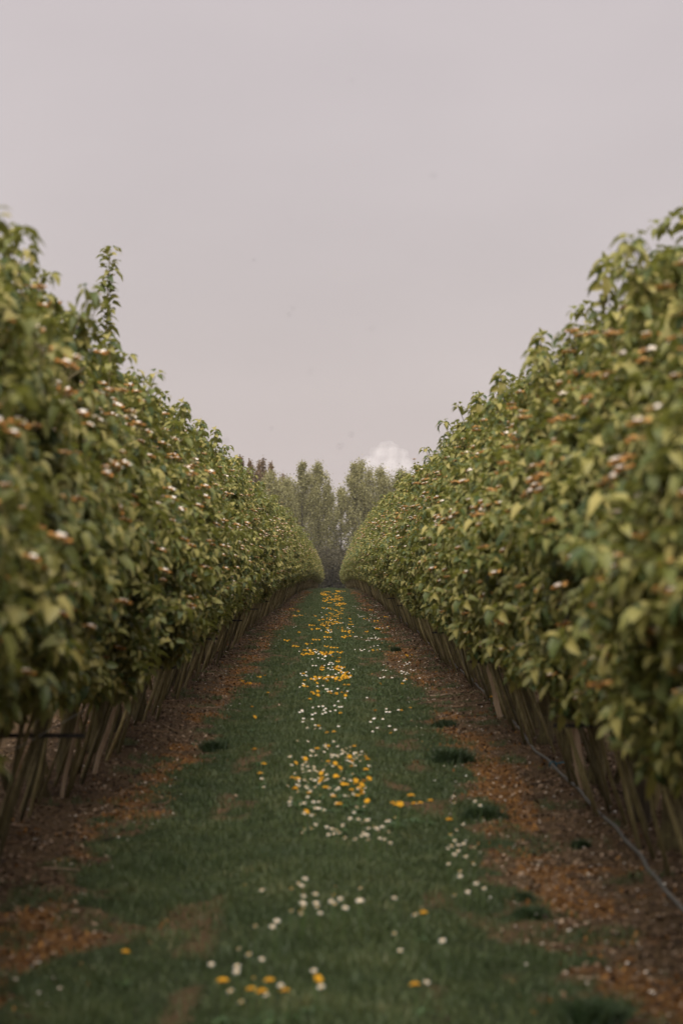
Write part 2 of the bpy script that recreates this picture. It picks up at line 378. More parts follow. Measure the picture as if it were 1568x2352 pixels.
def rosettes(P, N, nl, upw=0.7, Lr=(.055, .092), beta=(0.55, 1.9)):
    """leaf rosettes at P with outward normals N -> leaf arrays"""
    n = len(P)
    ax = norm(N * 0.75 + np.array([0, 0, upw]) + rng.normal(0, .28, (n, 3)))
    e1 = norm(np.cross(ax, rng.normal(0, 1, (n, 3)))); e2 = np.cross(ax, e1)
    ph0 = rng.uniform(0, 6.28, n); pos = []; dr = []; nr = []
    for k in range(nl):
        ph = ph0 + k * 2.4 + rng.normal(0, .25, n); be = beta[0] + (beta[1] - beta[0]) * ((k + rng.random(n)) / nl)
        rad = e1 * np.cos(ph)[:, None] + e2 * np.sin(ph)[:, None]
        d = norm(ax * np.cos(be)[:, None] + rad * np.sin(be)[:, None]); m = norm(ax * np.sin(be)[:, None] - rad * np.cos(be)[:, None])
        tw = rng.normal(0, .4, n)[:, None]; m = norm(m + np.cross(d, m) * tw)
        pos.append(P + d * rng.uniform(.012, .04, n)[:, None]); dr.append(d); nr.append(m)
    pos, dr, nr = map(np.concatenate, (pos, dr, nr)); q = len(pos)
    L = rng.uniform(*Lr, q); keep = rng.random(q) < .93
    A = (pos, dr, nr, L, L * rng.uniform(.58, .78, q), rng.uniform(.4, 1.8, q), rng.uniform(.25, .85, q), rng.uniform(.05, .55, q))
    return [a[keep] for a in A]

def blossom_geo(kind, seed):
    r = np.random.default_rng(seed); g = Geo()
    m = 9 if kind == 'o' else 8
    for k in range(m):
        a = k * 2.4; q = .036 * math.sqrt((k + .5) / m); c = np.array([q * math.cos(a), q * math.sin(a), r.uniform(.004, .02)])
        if kind == 'o' or k % 3 == 2:      # brown calyx with its stamens
            s = r.uniform(.008, .012)
            v = np.array([[1, 0, 0], [0, 1, 0], [-1, 0, 0], [0, -1, 0], [0, 0, .9], [0, 0, -1.4]]) * s @ np.array(Euler(r.uniform(-.6, .6, 3)).to_matrix()).T
            g.add(v + c, [np.array([[0, 1, 4], [1, 2, 4], [2, 3, 4], [3, 0, 4], [1, 0, 5], [2, 1, 5], [3, 2, 5], [0, 3, 5]])], 1)
        if (kind == 'w' and k % 3 != 2) or (kind == 'o' and k % 5 == 0):
            Mx = np.array(Euler((r.uniform(-.7, .7), r.uniform(-.7, .7), r.uniform(0, 6))).to_matrix()).T
            for p in range(5):
                t = p * 1.2566; s = .016
                pv = np.array([[0, 0, 0], [.6, -.42, .1], [1.1, -.2, .28], [1.1, .2, .28], [.6, .42, .1]]) * s
                rot = np.array([[math.cos(t), -math.sin(t), 0], [math.sin(t), math.cos(t), 0], [0, 0, 1]]).T
                g.add((pv @ rot) @ Mx + c + [0, 0, .006], [np.array([[0, 1, 2, 3, 4]])], 2)
        g.tube([[0, 0, -.018], c], .0012, 3, 3, False)
    g.tube([[0, 0, -.12], [.003, 0, -.07], [0, 0, -.018]], .0022, 4, 3, False)
    return g
MATS3 = [M['leaf'], M['orange'], M['white'], M['stem']]
BLO = {(k, s): blossom_geo(k, s + (10 if k == 'w' else 0)) for k in 'ow' for s in (0, 1)}
BLO_ME = {key: g.mesh('blossom_cluster', MATS3, False) for key, g in BLO.items()}

TL = 1.5                              # metres of row per tree
def make_variant(v):
    seed = 100 + v * 7
    n = 5000
    y = rng.uniform(-TL * .55, TL * .55, n)
    front = rng.random(n) < .70
    th = rng.uniform(-1.45, 1.571, n)
    rr = rng.random(n) ** 0.26
    lump = fbm(th * 1.9 + 5 * front, y * 2.3 + v * 9, seed, 3)
    top = np.clip((th - .5) / 1.07, 0, 1)
    peak = 1 + top * (0.13 * np.cos(y * 2 * math.pi / TL + v * .8) + 0.42 * (fbm(y * 2.6 + 31 * v, y * 0, seed + 5, 2) - .5)) 
    rad = sect_r(th) * (0.62 + 0.66 * lump) * peak
    u = rad * rr * np.cos(th) * np.where(front, 1, -1); z = CZ + rad * rr * np.sin(th)
    gap = fbm(th * 4.5, y * 5.5, seed + 9, 2)
    k = ~((rr > .68) & (gap < .50)) & (z > .65)
    P = np.stack([u, y, z], -1)[k]; N = norm(np.stack([np.cos(th) * np.where(front, 1, -1), np.zeros(n), np.sin(th)], -1)[k] + rng.normal(0, .2, (k.sum(), 3)))
    rk, tk, fr = rr[k], th[k], front[k]
    arrs = rosettes(P, N, 8, 1.15, (.034, .062), (.65, 1.85))
    # short side shoots that roughen the outline
    so = rng.choice(len(P), 110, replace=False); so = so[rk[so] > .8]
    SP, SN = P[so] + N[so] * rng.uniform(.04, .17, (len(so), 1)) + [0, 0, .03], norm(N[so] + [0, 0, .8])
    # young shoots standing out of the top
    sh = Geo(); extra = [rosettes(SP, SN, 9, 1.2, (.042, .074), (.6, 1.8))]
    for a_, b_ in zip(P[so], SP): sh.tube([a_ - (b_ - a_) * .5, a_, b_], [.004, .0035, .0025], 3, 3, False)
    for q in range(rng.integers(5, 9)):
        yy = rng.uniform(-.7, .7); uu = rng.normal(.08, .16); z0 = 2.15 + rng.uniform(0, .2); hh = rng.uniform(.20, .46)
        tip = np.array([uu + rng.normal(0, .07), yy + rng.normal(0, .07), z0 + hh])
        pts = np.linspace([uu, yy, z0], tip, 6); sh.tube(pts, np.linspace(.007, .003, 6), 4, 3)
        m = max(3, int(hh / .045)); t = np.linspace(.1, .96, m)[:, None]; pp = pts[0] * (1 - t) + tip * t
        extra.append(rosettes(pp, np.tile(norm(tip - pts[0]), (m, 1)), 6, .5, (.042, .076), (.7, 2.0)))
    allA = [np.concatenate([a] + [e[i] for e in extra]) for i, a in enumerate(arrs)]
    V, F = make_leaves(*allA)
    crown = Geo(); crown.add(V, F, 0)
    def addwood(gg):
        off = gg.n; gg.V += sh.V; gg.n += sh.n; gg.P += [(f + off, mi) for f, mi in sh.P]
    addwood(crown)
    near = crown.mesh('pear_crown', MATS3)
    # blossoms on the outside of the crown
    cand = np.where((rk > .84) & (fr | (tk > .8)) & (tk < 1.2))[0]
    cand = cand[np.argsort(-(fbm(P[cand, 1] * 3.2 + v * 7, P[cand, 2] * 3.2, seed + 3, 2) + rng.uniform(0, 1.2, len(cand))))][:180]; rng.shuffle(cand)
    items = []
    for j, c in enumerate(cand[:84]):
        kd = 'o' if j % 5 else 'w'
        p = P[c] + N[c] * .085 + [0, 0, .045]
        ax = Vector(N[c] * .3 + np.array([0, 0, .9])).normalized(); q = ax.to_track_quat('Z', 'Y'); s = rng.uniform(.6, 1.2)
        items.append(((kd, j % 2), p, q, s))
    far = Geo(); far.add(V, F, 0); addwood(far)
    for key, p, q, s in items[:84]:
        Mx = np.array(q.to_matrix()) @ np.diag([s * .8, s * .8, s * .55])
        g = BLO[key]; allv = np.concatenate(g.V) @ Mx.T + p; off = far.n
        far.V.append(allv); far.n += len(allv)
        for f, mi in g.P: far.P.append((f + off, mi))
    farm = far.mesh('pear_crown_far', MATS3)
    # woody parts
    def trunk(g):
        w = rng.normal(0, .03, (7, 2)); zz = np.array([-.05, .12, .35, .7, 1.1, 1.7, 2.4])
        uu = np.array([0, .01, .03, .06, .05, .03, 0]) + .0
        g.tube(np.stack([uu + w[:, 0], w[:, 1], zz], -1), [.066, .050, .044, .040, .035, .028, .012], 9)
        for q in range(15):                  # limbs inside the crown, reaching lane and back side
            z0 = rng.uniform(.55, 1.8); s = 1 if q % 3 else -1; y0 = rng.normal(0, .04); ln = rng.uniform(.3, .5); dy = rng.uniform(-.5, .5)
            pts = np.array([[.04, y0, z0], [.04 + s * ln * .5, y0 + dy * .5, z0 + .12], [.04 + s * ln, y0 + dy, z0 + .32]])
            g.tube(pts, [.02, .013, .005], 5)
        for q in range(6):                   # along the wires
            z0 = rng.uniform(.6, 1.75); s = rng.choice([-1, 1]); uu0 = rng.uniform(-.1, .38)
            g.tube([[.05, 0, z0 - .1], [uu0 * .6, s * .35, z0], [uu0, s * .68, z0 + .06]], [.018, .013, .006], 5)
    def stems():
        out = []
        for q in range(5):
            yy = -.62 + q * .31 + rng.normal(0, .05); u0 = .10 + rng.normal(0, .04); ln = rng.uniform(.22, .36)
            zt = rng.uniform(.9, 1.25); b = rng.normal(0, .007, (5, 2)); t = np.array([-.02, .25, .5, .75, 1])
            g = Geo(); r = rng.uniform(.0065, .0125)
            g.tube(np.stack([u0 + ln * t * zt + b[:, 0] * (t > 0), yy + .06 * q * 0 + b[:, 1] + rng.normal(0, .05) * t, t * zt], -1), r * np.array([1.25, 1.0, .92, .8, .6]), 7)
            out.append(g)
        for q in range(1):
            yy = -.1 + q * .75 + rng.normal(0, .08); ln = rng.uniform(.2, .34); zt = rng.uniform(.9, 1.2); t = np.array([-.02, .3, .65, 1])
            g = Geo(); g.tube(np.stack([-.10 - ln * t * zt, yy + rng.normal(0, .02, 4), t * zt], -1), [.02, .017, .014, .01], 7)
            out.append(g)
        return out
    tg = Geo(); trunk(tg); tn = tg.mesh('pear_trunk', [M['bark']])
    st = stems(); sm = [s.mesh('pear_stem', [M['stem']]) for s in st]
    allw = Geo(); allw.V = list(tg.V); allw.P = list(tg.P); allw.n = tg.n
    for s in st:
        off = allw.n; allw.V += s.V; allw.n += s.n; allw.P += [(f + off, 1) for f, _ in s.P]
    wf = allw.mesh('pear_wood', [M['bark'], M['stem']])
    return dict(near=near, far=farm, items=items, trunk=tn, stems=sm, wood=wf)

rng = np.random.default_rng(5)
NV = 7
VAR = [make_variant(v) for v in range(NV)]
ONES = 'first second third fourth fifth sixth seventh eighth ninth tenth eleventh twelfth thirteenth fourteenth fifteenth sixteenth seventeenth eighteenth nineteenth'.split()
def ordinal(n):
    if n <= 19: return ONES[n - 1]
    t = {2: 'twent', 3: 'thirt', 4: 'fort', 5: 'fift', 6: 'sixt', 7: 'sevent', 8: 'eight', 9: 'ninet'}[n // 10]
    return t + 'ieth' if n % 10 == 0 else t + 'y-' + ONES[n % 10 - 1]

def tall_shoot(h):
    g = Geo(); tip = np.array([rng.normal(0, .04), rng.normal(0, .04), h]); z = np.zeros(3)
    pts = np.linspace(z, tip, 7) + rng.normal(0, .006, (7, 3)); g.tube(pts, np.linspace(.009, .003, 7), 5, 3)
    m = int(h / .075); t = np.concatenate([np.linspace(.15, .8, m), np.linspace(.82, 1, 6)])[:, None]; pp = tip * t
    V, F = make_leaves(*[a for a in rosettes(pp, np.tile([0, 0, 1.0], (len(pp), 1)), 7, .6, (.045, .075), (.45, 1.4))]); g.add(V, F, 0)
    return g.mesh('pear_shoot', MATS3)
TALL = {6: .72, 7: 1.38, 8: .72}
NEARZ = {'left': [1.06, 1.08, 1.10, 1.12, 1.10, 1.05, 1.03, 1.02, .99, 1.03], 'right': [.90, .98, 1.02, 1.01, .96, .99, .95, 1.0, .96, 1.01]}
rng = np.random.default_rng(77)
XL, XR = -1.62, 1.54
Y0, Y1 = 5.6, 224.0
LOOK = {('left', 1): 'pear tree cut by the left edge, nearest in the left row',
        ('right', 1): 'tallest-looking pear tree cut by the right edge, nearest in the right row'}
n_near = 9
for side, x0, rot, zs in (('left', XL, 0.0, 0.925), ('right', XR, math.pi, 0.965)):
    ys = np.arange(Y0 + (0.0 if side == 'left' else .7), Y1, TL)
    prev = -1
    for i, y in enumerate(ys):
        v = int(rng.integers(0, NV))
        if v == prev: v = (v + 1) % NV
        prev = v; D = VAR[v]; near = i < n_near
        gx = x0 + rng.normal(0, .03); yy = y + rng.normal(0, .05)
        zf = rng.uniform(.92, 1.07)
        if i < 10: zf = NEARZ[side][i]
        t = link('pear_tree', None, None, (gx, yy, float(ground_z(gx, yy))), (0, 0, rot + rng.normal(0, .03)), (rng.uniform(.96, 1.05), 1.04, zs * zf))
        t.empty_display_size = .2
        k = i + 1
        if (side, k) in LOOK: lab = LOOK[(side, k)]
        elif y < 62: lab = f'pear tree on leaning mossy stems, {ordinal(k)} from the camera in the {side} row'
        elif y < 110: lab = f'pear tree blending with its neighbours in the distant half of the {side} row'
        else: lab = f'tiny pear tree at the far end of the {side} row before the tall trees'
        tag(t, lab, 'tree', f'pear trees in the {side} row' + ('' if y < 62 else ', distant stretch' if y < 110 else ', far end'))
        if near:
            link('trunk', D['trunk'], t)
            for s in D['stems']: link('stem', s, t)
            link('crown', D['near'], t, (0, 0, -.08 if side == 'left' and i < 6 else -.02))
            if side == 'left' and i in TALL: link('shoot', tall_shoot(TALL[i]), t, (.02, 0, 2.15))
            for key, p, q, s in D['items'][:60]:
                o = link('blossom_cluster', BLO_ME[key], t, p, q.to_euler(), (s * .9, s * .9, s * .65))
                o['label'] = 'white blossom cluster' if key[0] == 'w' else 'faded orange-brown blossom cluster'
        else:
            link('trunk', D['wood'], t); link('crown', D['far'], t)

# ------------------------------------------------------------------ trellis: posts with cross arms, wire, pipe, pale stakes
def trellis_post(x, y, lab, rot, grp):
    t = tag(link('trellis_post', None, None, (x, y, float(ground_z(x, y))), (0, 0, rot)), lab, 'post', grp)
    g = Geo(); g.tube([[0, 0, -.1], [0, 0, .6], [0, 0, 1.6], [0, 0, 2.45]], [.047, .045, .043, .040], 10); link('wooden_post', POST_ME[0] if POST_ME else g.mesh('wooden_post', [M['post']]), t)
    if not POST_ME: POST_ME.append(t.children[0].data)
    if len(POST_ME) < 2:
        g = Geo(); g.box((.16, .052, .475), (.56, .008, .020)); g.box((.16, .038, .468), (.56, .018, .005)); POST_ME.append(g.mesh('cross_arm', [M['iron']], False))
        g = Geo(); g.box((0, .06, .475), (.022, .006, .022)); g.tube([[0, .05, .475], [0, .073, .475]], .008, 6); POST_ME.append(g.mesh('bolt', [M['iron']], False))
    a = link('cross_arm', POST_ME[1], t); link('bolt', POST_ME[2], a)
POST_ME = []
for side, x0, rot, first, step in (('left', XL + .02, 0, 11.3, 6.6), ('right', XR - .02, math.pi, 11.9, 7.2)):
    for k in range(6):
        trellis_post(x0, first + step * k, f'trellis post with a dark iron cross arm, {ordinal(k + 1)} from the camera in the {side} row', rot, f'trellis posts in the {side} row')
g = Geo(); yy = np.arange(4.5, 110, 1.1)
g.tube(np.stack([np.full(len(yy), -1.27) + .012 * np.sin(yy * 2.1), yy, base_z(yy) + .575 + .02 * np.sin(yy * .95)], -1), .0022, 5)
tag(link('trellis_wire', g.mesh('trellis_wire', [M['wire']])), 'thin grey wire strung along the foot of the left row', 'wire')
def pipe_x(y): return 1.30 + .010 * np.clip(np.asarray(y) - 9, -3, 13) + .05 * (vnoise(np.asarray(y) * .55, np.asarray(y) * 0, 77) - .5)
g = Geo(); yy = np.concatenate([np.arange(4.5, 20.5, .35), np.arange(20.6, 75, .8)])
px = pipe_x(yy)
pz = ground_z(px, yy) + .016 + .010 * (vnoise(yy * 1.3, yy * 0, 3))
g.tube(np.stack([px, yy, pz], -1), .0078, 8)
pipe = tag(link('drip_pipe', g.mesh('drip_pipe', [M['pipe']])), 'grey irrigation pipe lying on the soil along the right row', 'pipe')
g = Geo(); y0 = 15.0; x_0 = float(pipe_x(y0))
th = np.linspace(0, 6.1, 12); g.tube(np.stack([x_0 + .022 * np.cos(th), y0 + .01 * th * 0 + .012 * np.sin(th * 2), float(ground_z(x_0, y0)) + .022 + .022 * np.sin(th)], -1), .004, 5)
g.tube([[x_0 + .02, y0, float(ground_z(x_0, y0)) + .03], [x_0 + .06, y0 - .01, float(ground_z(x_0, y0)) + .04], [x_0 + .10, y0 - .01, float(ground_z(x_0, y0)) + .02]], .004, 5)
tag(link('blue_twine', g.mesh('blue_twine', [M['blue']])), 'scrap of blue twine knotted round the grey irrigation pipe', 'twine')
def stake(x, y, h, w, lean, lab):
    g = Geo(); n = 5; t = np.linspace(0, 1, n); pts = np.stack([lean * t * h + rng.normal(0, .006, n), rng.normal(0, .006, n), -.03 + t * h], -1)
    g.tube(pts, w * np.array([.9, 1, 1.05, .9, .45]), 6)
    tag(link('split_stake', g.mesh('split_stake', [M['pale']], False), None, (x, y, float(ground_z(x, y)))), lab, 'stake', 'pale split stakes')
stake(1.40, 13.6, .62, .030, -.10, 'broad pale split stake among the leaning stems of the right row, nearer one')
stake(1.37, 19.6, .55, .026, -.22, 'slim pale split stake leaning by the bend of the irrigation pipe')
stake(-1.49, 13.2, .50, .013, .26, 'pale splintered stake leaning past the near left cross arm')
stake(-1.44, 14.6, .60, .016, .30, 'thin whitish stake leaning in the left row behind the near cross arm')

# ------------------------------------------------------------------ grass tufts and weeds
def tuft_mesh(n, r, h):
    k = 5; cc = rng.normal(0, r * .45, (k, 2)); cr = rng.uniform(.35, .75, k) * r; q = rng.integers(0, k, n)
    p2 = cc[q] + rng.normal(0, .5, (n, 2)) * cr[q][:, None]; P = np.concatenate([p2, np.full((n, 1), -.01)], 1)
    hh = h * rng.uniform(.45, 1.1, n) * rng.uniform(.6, 1.1, k)[q]
    V, F = blades(P, hh, np.full(n, .0045), rng.uniform(.2, 1.1, n)); g = Geo(); g.add(V, F); return g.mesh('grass_tuft', [M['tuft']])
rng = np.random.default_rng(31)
TU = [tuft_mesh(1600, .13, .11), tuft_mesh(1200, .10, .12)]
for px, py, s, lab in ((1055, 1752, 1.15, 'broad dark green grass tuft on the right edge of the grass'),
                       (1128, 1880, .85, 'dark rounded grass tuft below the broadest tuft at the right edge'),
                       (1335, 1950, .5, 'small dark grass tuft alone on bare soil beside the pipe'),
                       (1205, 2065, .45, 'small low grass tuft on the soil near the bottom right'),
                       (1230, 2110, .5, 'flat green grass tuft just in front of the small low one'),
                       (1362, 2345, 1.0, 'large blurred dark grass tuft cut by the bottom edge at right'),
                       (1010, 1668, .75, 'dark grass tuft beyond the broadest one on the right edge'),
                       (905, 1497, .85, 'little distant grass tuft on the right edge of the grass'),
                       (866, 1450, .8, 'farthest dark grass tuft on the right edge of the grass'),
                       (485, 1722, .85, 'dark grass tuft on the left edge of the lane')):
    x, y = at(px, py); b = int(rng.integers(0, 2))
    tag(link('grass_tuft', TU[b], None, (x, y, float(ground_z(x, y))), (0, 0, rng.uniform(0, 6)), (s * 1.1, s * .9, s)), lab, 'grass tuft', 'grass tufts at the edges of the lane')

# ------------------------------------------------------------------ flowers in the grass
rng = np.random.default_rng(8)
def dandelion_mesh(heads, hh):
    g = Geo()
    for k in range(heads):
        c = np.array([rng.normal(0, .03), rng.normal(0, .03), hh * rng.uniform(.8, 1.15)]) if heads > 1 else np.array([rng.normal(0, .01), rng.normal(0, .01), hh])
        g.tube([[c[0] * .3, c[1] * .3, -.01], [c[0] * .8, c[1] * .8, c[2] * .6], c], .002, 5, 0, False)
        tilt = np.array(Euler((rng.normal(.35, .25), rng.normal(0, .25), 0)).to_matrix()).T
        for ring, (r0, zz, m) in enumerate(((.0165, .002, 16), (.013, .005, 13), (.008, .008, 9))):
            a = np.arange(m) / m * 6.2832 + ring; r = r0 * rng.uniform(.85, 1.1, m); w = 6.2832 / m * .42
            V = np.stack([np.stack([np.zeros(m), np.zeros(m), np.full(m, zz * .6)], -1),
                          np.stack([r * np.cos(a - w), r * np.sin(a - w), np.full(m, zz + .003)], -1), np.stack([r * 1.08 * np.cos(a), r * 1.08 * np.sin(a), np.full(m, zz + .004)], -1), np.stack([r * np.cos(a + w), r * np.sin(a + w), np.full(m, zz + .003)], -1)], 1).reshape(-1, 3)
            g.add(V @ tilt + c, [np.arange(m)[:, None] * 4 + np.arange(4)], 1)
    for q in range(6):
        a = q * 1.05 + rng.random(); l = rng.uniform(.05, .09); d = np.array([math.cos(a), math.sin(a), 0]); s = np.array([-d[1], d[0], 0]) * .011
        g.add(np.array([[0, 0, 0], d * l * .4 - s * .6 + [0, 0, .03], d * l - s * .2 + [0, 0, .02], d * l * .4 + s * .6 + [0, 0, .03]]), [np.array([[0, 1, 2, 3]])], 2)
    return g.mesh('dandelion', [M['stalk'], M['yolk'], M['weed']], False)
def daisy_mesh(heads, hh):
    g = Geo()
    for k in range(heads):
        c = np.array([rng.normal(0, .03), rng.normal(0, .03), hh * rng.uniform(.8, 1.15)]) if heads > 1 else np.array([rng.normal(0, .01), rng.normal(0, .01), hh])
        g.tube([[c[0] * .4, c[1] * .4, -.01], [c[0] * .8, c[1] * .8, c[2] * .6], c], .0012, 4, 0, False)
        tilt = np.array(Euler((rng.normal(.32, .28), rng.normal(0, .28), 0)).to_matrix()).T
        m = 17; a = np.arange(m) / m * 6.2832; r = .0098 * rng.uniform(.9, 1.1, m); w = .15
        V = np.stack([np.stack([.003 * np.cos(a), .003 * np.sin(a), 0 * a], -1)] + [np.stack([q * r * np.cos(a + s), q * r * np.sin(a + s), 0 * a + .002], -1) for q, s in ((.75, -w), (1, -.5 * w), (1, .5 * w), (.75, w))], 1).reshape(-1, 3)
        g.add(V @ tilt + c, [np.arange(m)[:, None] * 5 + np.arange(5)], 1)
        t = np.arange(8) / 8 * 6.2832; dome = np.concatenate([np.stack([.0042 * np.cos(t), .0042 * np.sin(t), 0 * t + .002], -1), np.stack([.0025 * np.cos(t), .0025 * np.sin(t), 0 * t + .0045], -1)])
        j = np.arange(8); g.add(dome @ tilt + c, [np.stack([j, (j + 1) % 8, (j + 1) % 8 + 8, j + 8], -1), np.array([list(range(8, 16))])], 2)
    return g.mesh('daisy', [M['stalk'], M['daisy'], M['yolk']], False)
DA1 = [dandelion_mesh(1, h) for h in (.105, .12, .14)]; DAN = [dandelion_mesh(k, .095) for k in (3, 4, 5)]
DS1 = [daisy_mesh(1, h) for h in (.105, .12, .14)]; DSN = [daisy_mesh(k, .085) for k in (3, 5, 7)]
# patches: x0, x1, y0, y1 in the picture, dandelions, daisies, where
PATCH = [(480, 790, 2255, 2345, 6, 8, 'at the bottom edge of the lane, nearest the camera'), (470, 650, 1965, 2240, 0, 10, 'scattered singly on the left half of the near lane'),
         (660, 840, 2055, 2115, 0, 26, 'in the loose near patch of daisies on the middle of the lane'),
         (690, 910, 1865, 1955, 2, 50, 'in the wide daisy patch in front of the dense mixed patch'),
         (660, 850, 1720, 1770, 13, 60, 'on the far side of the dense mixed patch, middle of the lane'), (665, 840, 1770, 1850, 28, 66, 'on the near side of the dense mixed patch, middle of the lane'),
         (860, 1000, 1840, 1870, 8, 1, 'right of the dense mixed patch'), (580, 620, 1720, 1830, 3, 2, 'standing alone left of the dense mixed patch'), (1030, 1110, 1830, 2050, 1, 26, 'on the right edge of the near grass'),
         (860, 1050, 2080, 2290, 2, 6, 'scattered on the right half of the near lane'), (260, 290, 2185, 2195, 1, 0, 'alone near the left edge of the near grass'),
         (695, 790, 1620, 1700, 5, 15, 'in the small daisy patch beyond the dense mixed patch'), (690, 805, 1532, 1612, 42, 18, 'in the long yellow patch in the middle distance'),
         (540, 640, 1540, 1660, 7, 0, 'scattered on the left half of the mid lane'), (840, 950, 1500, 1690, 8, 22, 'scattered on the right half of the mid lane'),
         (700, 790, 1485, 1530, 14, 14, 'in the pale patch beyond the long yellow patch'), (715, 805, 1398, 1470, 46, 14, 'in the distant yellow patch on the middle of the lane'),
         (740, 788, 1358, 1400, 56, 6, 'in the farthest yellow patch before the crest of the lane'), (815, 890, 1372, 1490, 8, 38, 'on the far right half of the lane'), (640, 710, 1380, 1500, 14, 3, 'on the far left half of the lane')]
STARS = []
for x0, x1, y0, y1, nd_, ns_, where in PATCH:
    for kind, cnt in (('dandelion', nd_), ('daisy', ns_)):
        if cnt == 0: continue
        cen = rng.uniform((x0, y0), (x1, y1), (max(2, cnt // 7), 2))
        for k in range(cnt):
            if cnt > 13 and rng.random() < .36:
                c = cen[rng.integers(0, len(cen))]; px, py = np.clip(c + rng.normal(0, 1, 2) * ((x1 - x0) * .12, (y1 - y0) * .12), (x0, y0), (x1, y1))
            else: px, py = rng.uniform((x0, y0), (x1, y1))
            x, y = at(px, py, .10); far = y > 24
            pool = (DAN if far else DA1) if kind == 'dandelion' else (DSN if far else DS1)
            if kind == 'daisy' and y > 17.3:          # past the 300 nearest: one mass
                STARS.append((x, y)); continue
            s = rng.uniform(.85, 1.2) * (1.15 if y > 60 else .88)
            word = ('open yellow dandelion ' if not far else 'small clump of yellow dandelions ') if kind == 'dandelion' else ('white daisy ' if not far else 'small clump of white daisies ')
            tag(link(kind, pool[rng.integers(0, 3)], None, (x, y, float(ground_z(x, y))), (0, 0, rng.normal(0, .7)), s), word + where, kind, ('dandelions ' if kind == 'dandelion' else 'daisies ') + where)
g = Geo()
for x, y in STARS:
    for q in range(rng.integers(1, 4)):
        r = rng.uniform(.009, .012); c = np.array([x, y, float(ground_z(x, y)) + rng.uniform(.07, .10)]) + [rng.normal(0, .04), rng.normal(0, .06), 0]
        a = np.arange(9) * .698; v = np.stack([r * np.cos(a), r * np.sin(a) * .86, .35 * r * np.sin(a)], -1) + c
        g.add(v, [np.array([list(range(9))])], 0); g.add((v - c) * .34 + c + [0, 0, .003], [np.array([list(range(9))])], 1); g.tube([c - [0, 0, .08], c], .0015, 3, 2, False)
tag(link('distant_daisies', g.mesh('distant_daisies', [M['daisy'], M['yolk'], M['stalk']], False)), 'far-off sprinkle of tiny white daisies towards the crest of the lane', 'daisies', kind='stuff')
x, y = at(1127, 1640)
tag(link('dandelion', DA1[0], None, (x, y, float(ground_z(x, y))), (0, 0, 1), 1.2), 'single yellow dandelion on the orange moss beside the irrigation pipe', 'dandelion', 'dandelions alone on the soil')

# ------------------------------------------------------------------ tall trees beyond the orchard
rng = np.random.default_rng(19)
def tall_tree(Ht, wid, tops, nleaf, ls, seed, base=.22, mat='willow', stiff=.5, lens=0):
    r = np.random.default_rng(seed); g = Geo(); LP = []
    for tI in range(tops):
        off = (tI - (tops - 1) / 2) * wid * .42; hh = Ht * (1 if tI == 0 else r.uniform(.88, .98))
        zz = np.linspace(0, hh, 9); b = np.cumsum(r.normal(0, .10, (9, 2)), 0)
        ax = np.stack([b[:, 0] + off * np.clip(zz / (hh * .55), 0, 1), b[:, 1] + r.normal(0, .6) * np.clip(zz / hh, 0, 1), zz - .3], -1)
        g.tube(ax, np.linspace(.17, .015, 9) * (Ht / 16), 6)
        nb = 62
        for k in range(nb):
            t = base + (1 - base) * (k + r.random()) / nb * .97; z0 = t * hh
            p0 = np.array([np.interp(z0, zz, ax[:, c]) for c in range(3)])
            env = math.sin(math.pi * min(1, max(0.0, (t - base) / (1 - base)) ** .62 * .93 + .07)) * wid * .52 * (1 - .42 * max(0, (t - .5) / .5)) + .12
            az = r.uniform(0, 6.283); up = env * r.uniform(1.0, 2.1) * (.7 + stiff)
            tip = p0 + np.array([math.cos(az) * env, math.sin(az) * env, up])
            tip[2] = min(tip[2], hh + r.uniform(-.2, .35))
            mid = (p0 + tip) / 2 + np.array([math.cos(az), math.sin(az), -.35]) * env * .22
            g.tube([p0, mid, tip], [.032, .02, .008], 3, 0, False)
            m = nleaf // (nb * tops)
            s = r.random(m)[:, None] ** .7
            q = p0 * (1 - s) ** 2 + 2 * mid * s * (1 - s) + tip * s ** 2
            LP.append(q + r.normal(0, 1, (m, 3)) * np.array([.22, .22, .27]) * (.4 + .6 * s) * (wid / 4))
    P = np.concatenate(LP); n = len(P)
    d = norm(r.normal(0, 1, (n, 3)) + [0, 0, -.1]); w = norm(np.cross(d, r.normal(0, 1, (n, 3)))); s = r.uniform(.6, 1.3, n)[:, None] * ls
    V = np.stack([P, P + d * s * .5 + w * s * .30, P + d * s, P + d * s * .5 - w * s * .30], 1).reshape(-1, 3)
    lg = Geo(); lg.add(V, [np.arange(n)[:, None] * 4 + np.arange(4)])
    return g.mesh('tall_trunk', [M['twig']]), lg.mesh('tall_crown', [M[mat]], False)
TW = [tall_tree(16.5, 4.5, 1, 11500, .21, 1), tall_tree(16.5, 5.7, 2, 15000, .21, 2), tall_tree(16.0, 4.1, 1, 10500, .21, 3, .18), tall_tree(14.5, 5.4, 2, 13000, .21, 4, .2)]
TP = [tall_tree(17.5, 2.6, 1, 5200, .22, 11, .15, 'poplar', 1.0), tall_tree(17.5, 3.0, 2, 6500, .22, 12, .15, 'poplar', 1.0)]
TS = [tall_tree(4.2, 4.2, 3, 7500, .16, 21, .08, 'shrub', .3), tall_tree(3.4, 3.8, 3, 6500, .15, 22, .05, 'shrub', .3)]
def far_tree(name, pool, hp, px, topy, d, lab, cat, grp):
    x = (px - VPX) * d / FPX; zb = float(base_z(d)); ht = (VPY - topy) * d / FPX + H_EYE - zb
    k = int(rng.integers(0, len(pool))); s = ht / hp[k]
    t = tag(link(name, None, None, (x, d, zb), (0, 0, rng.choice([0, math.pi]) + rng.normal(0, .3)), (s ** .6, s ** .6, s)), lab, cat, grp)
    link('trunk', pool[k][0], t); link('crown', pool[k][1], t)
HW, HP, HS = (16.5, 16.5, 16.0, 14.5), (17.5, 17.5), (4.2, 3.4)
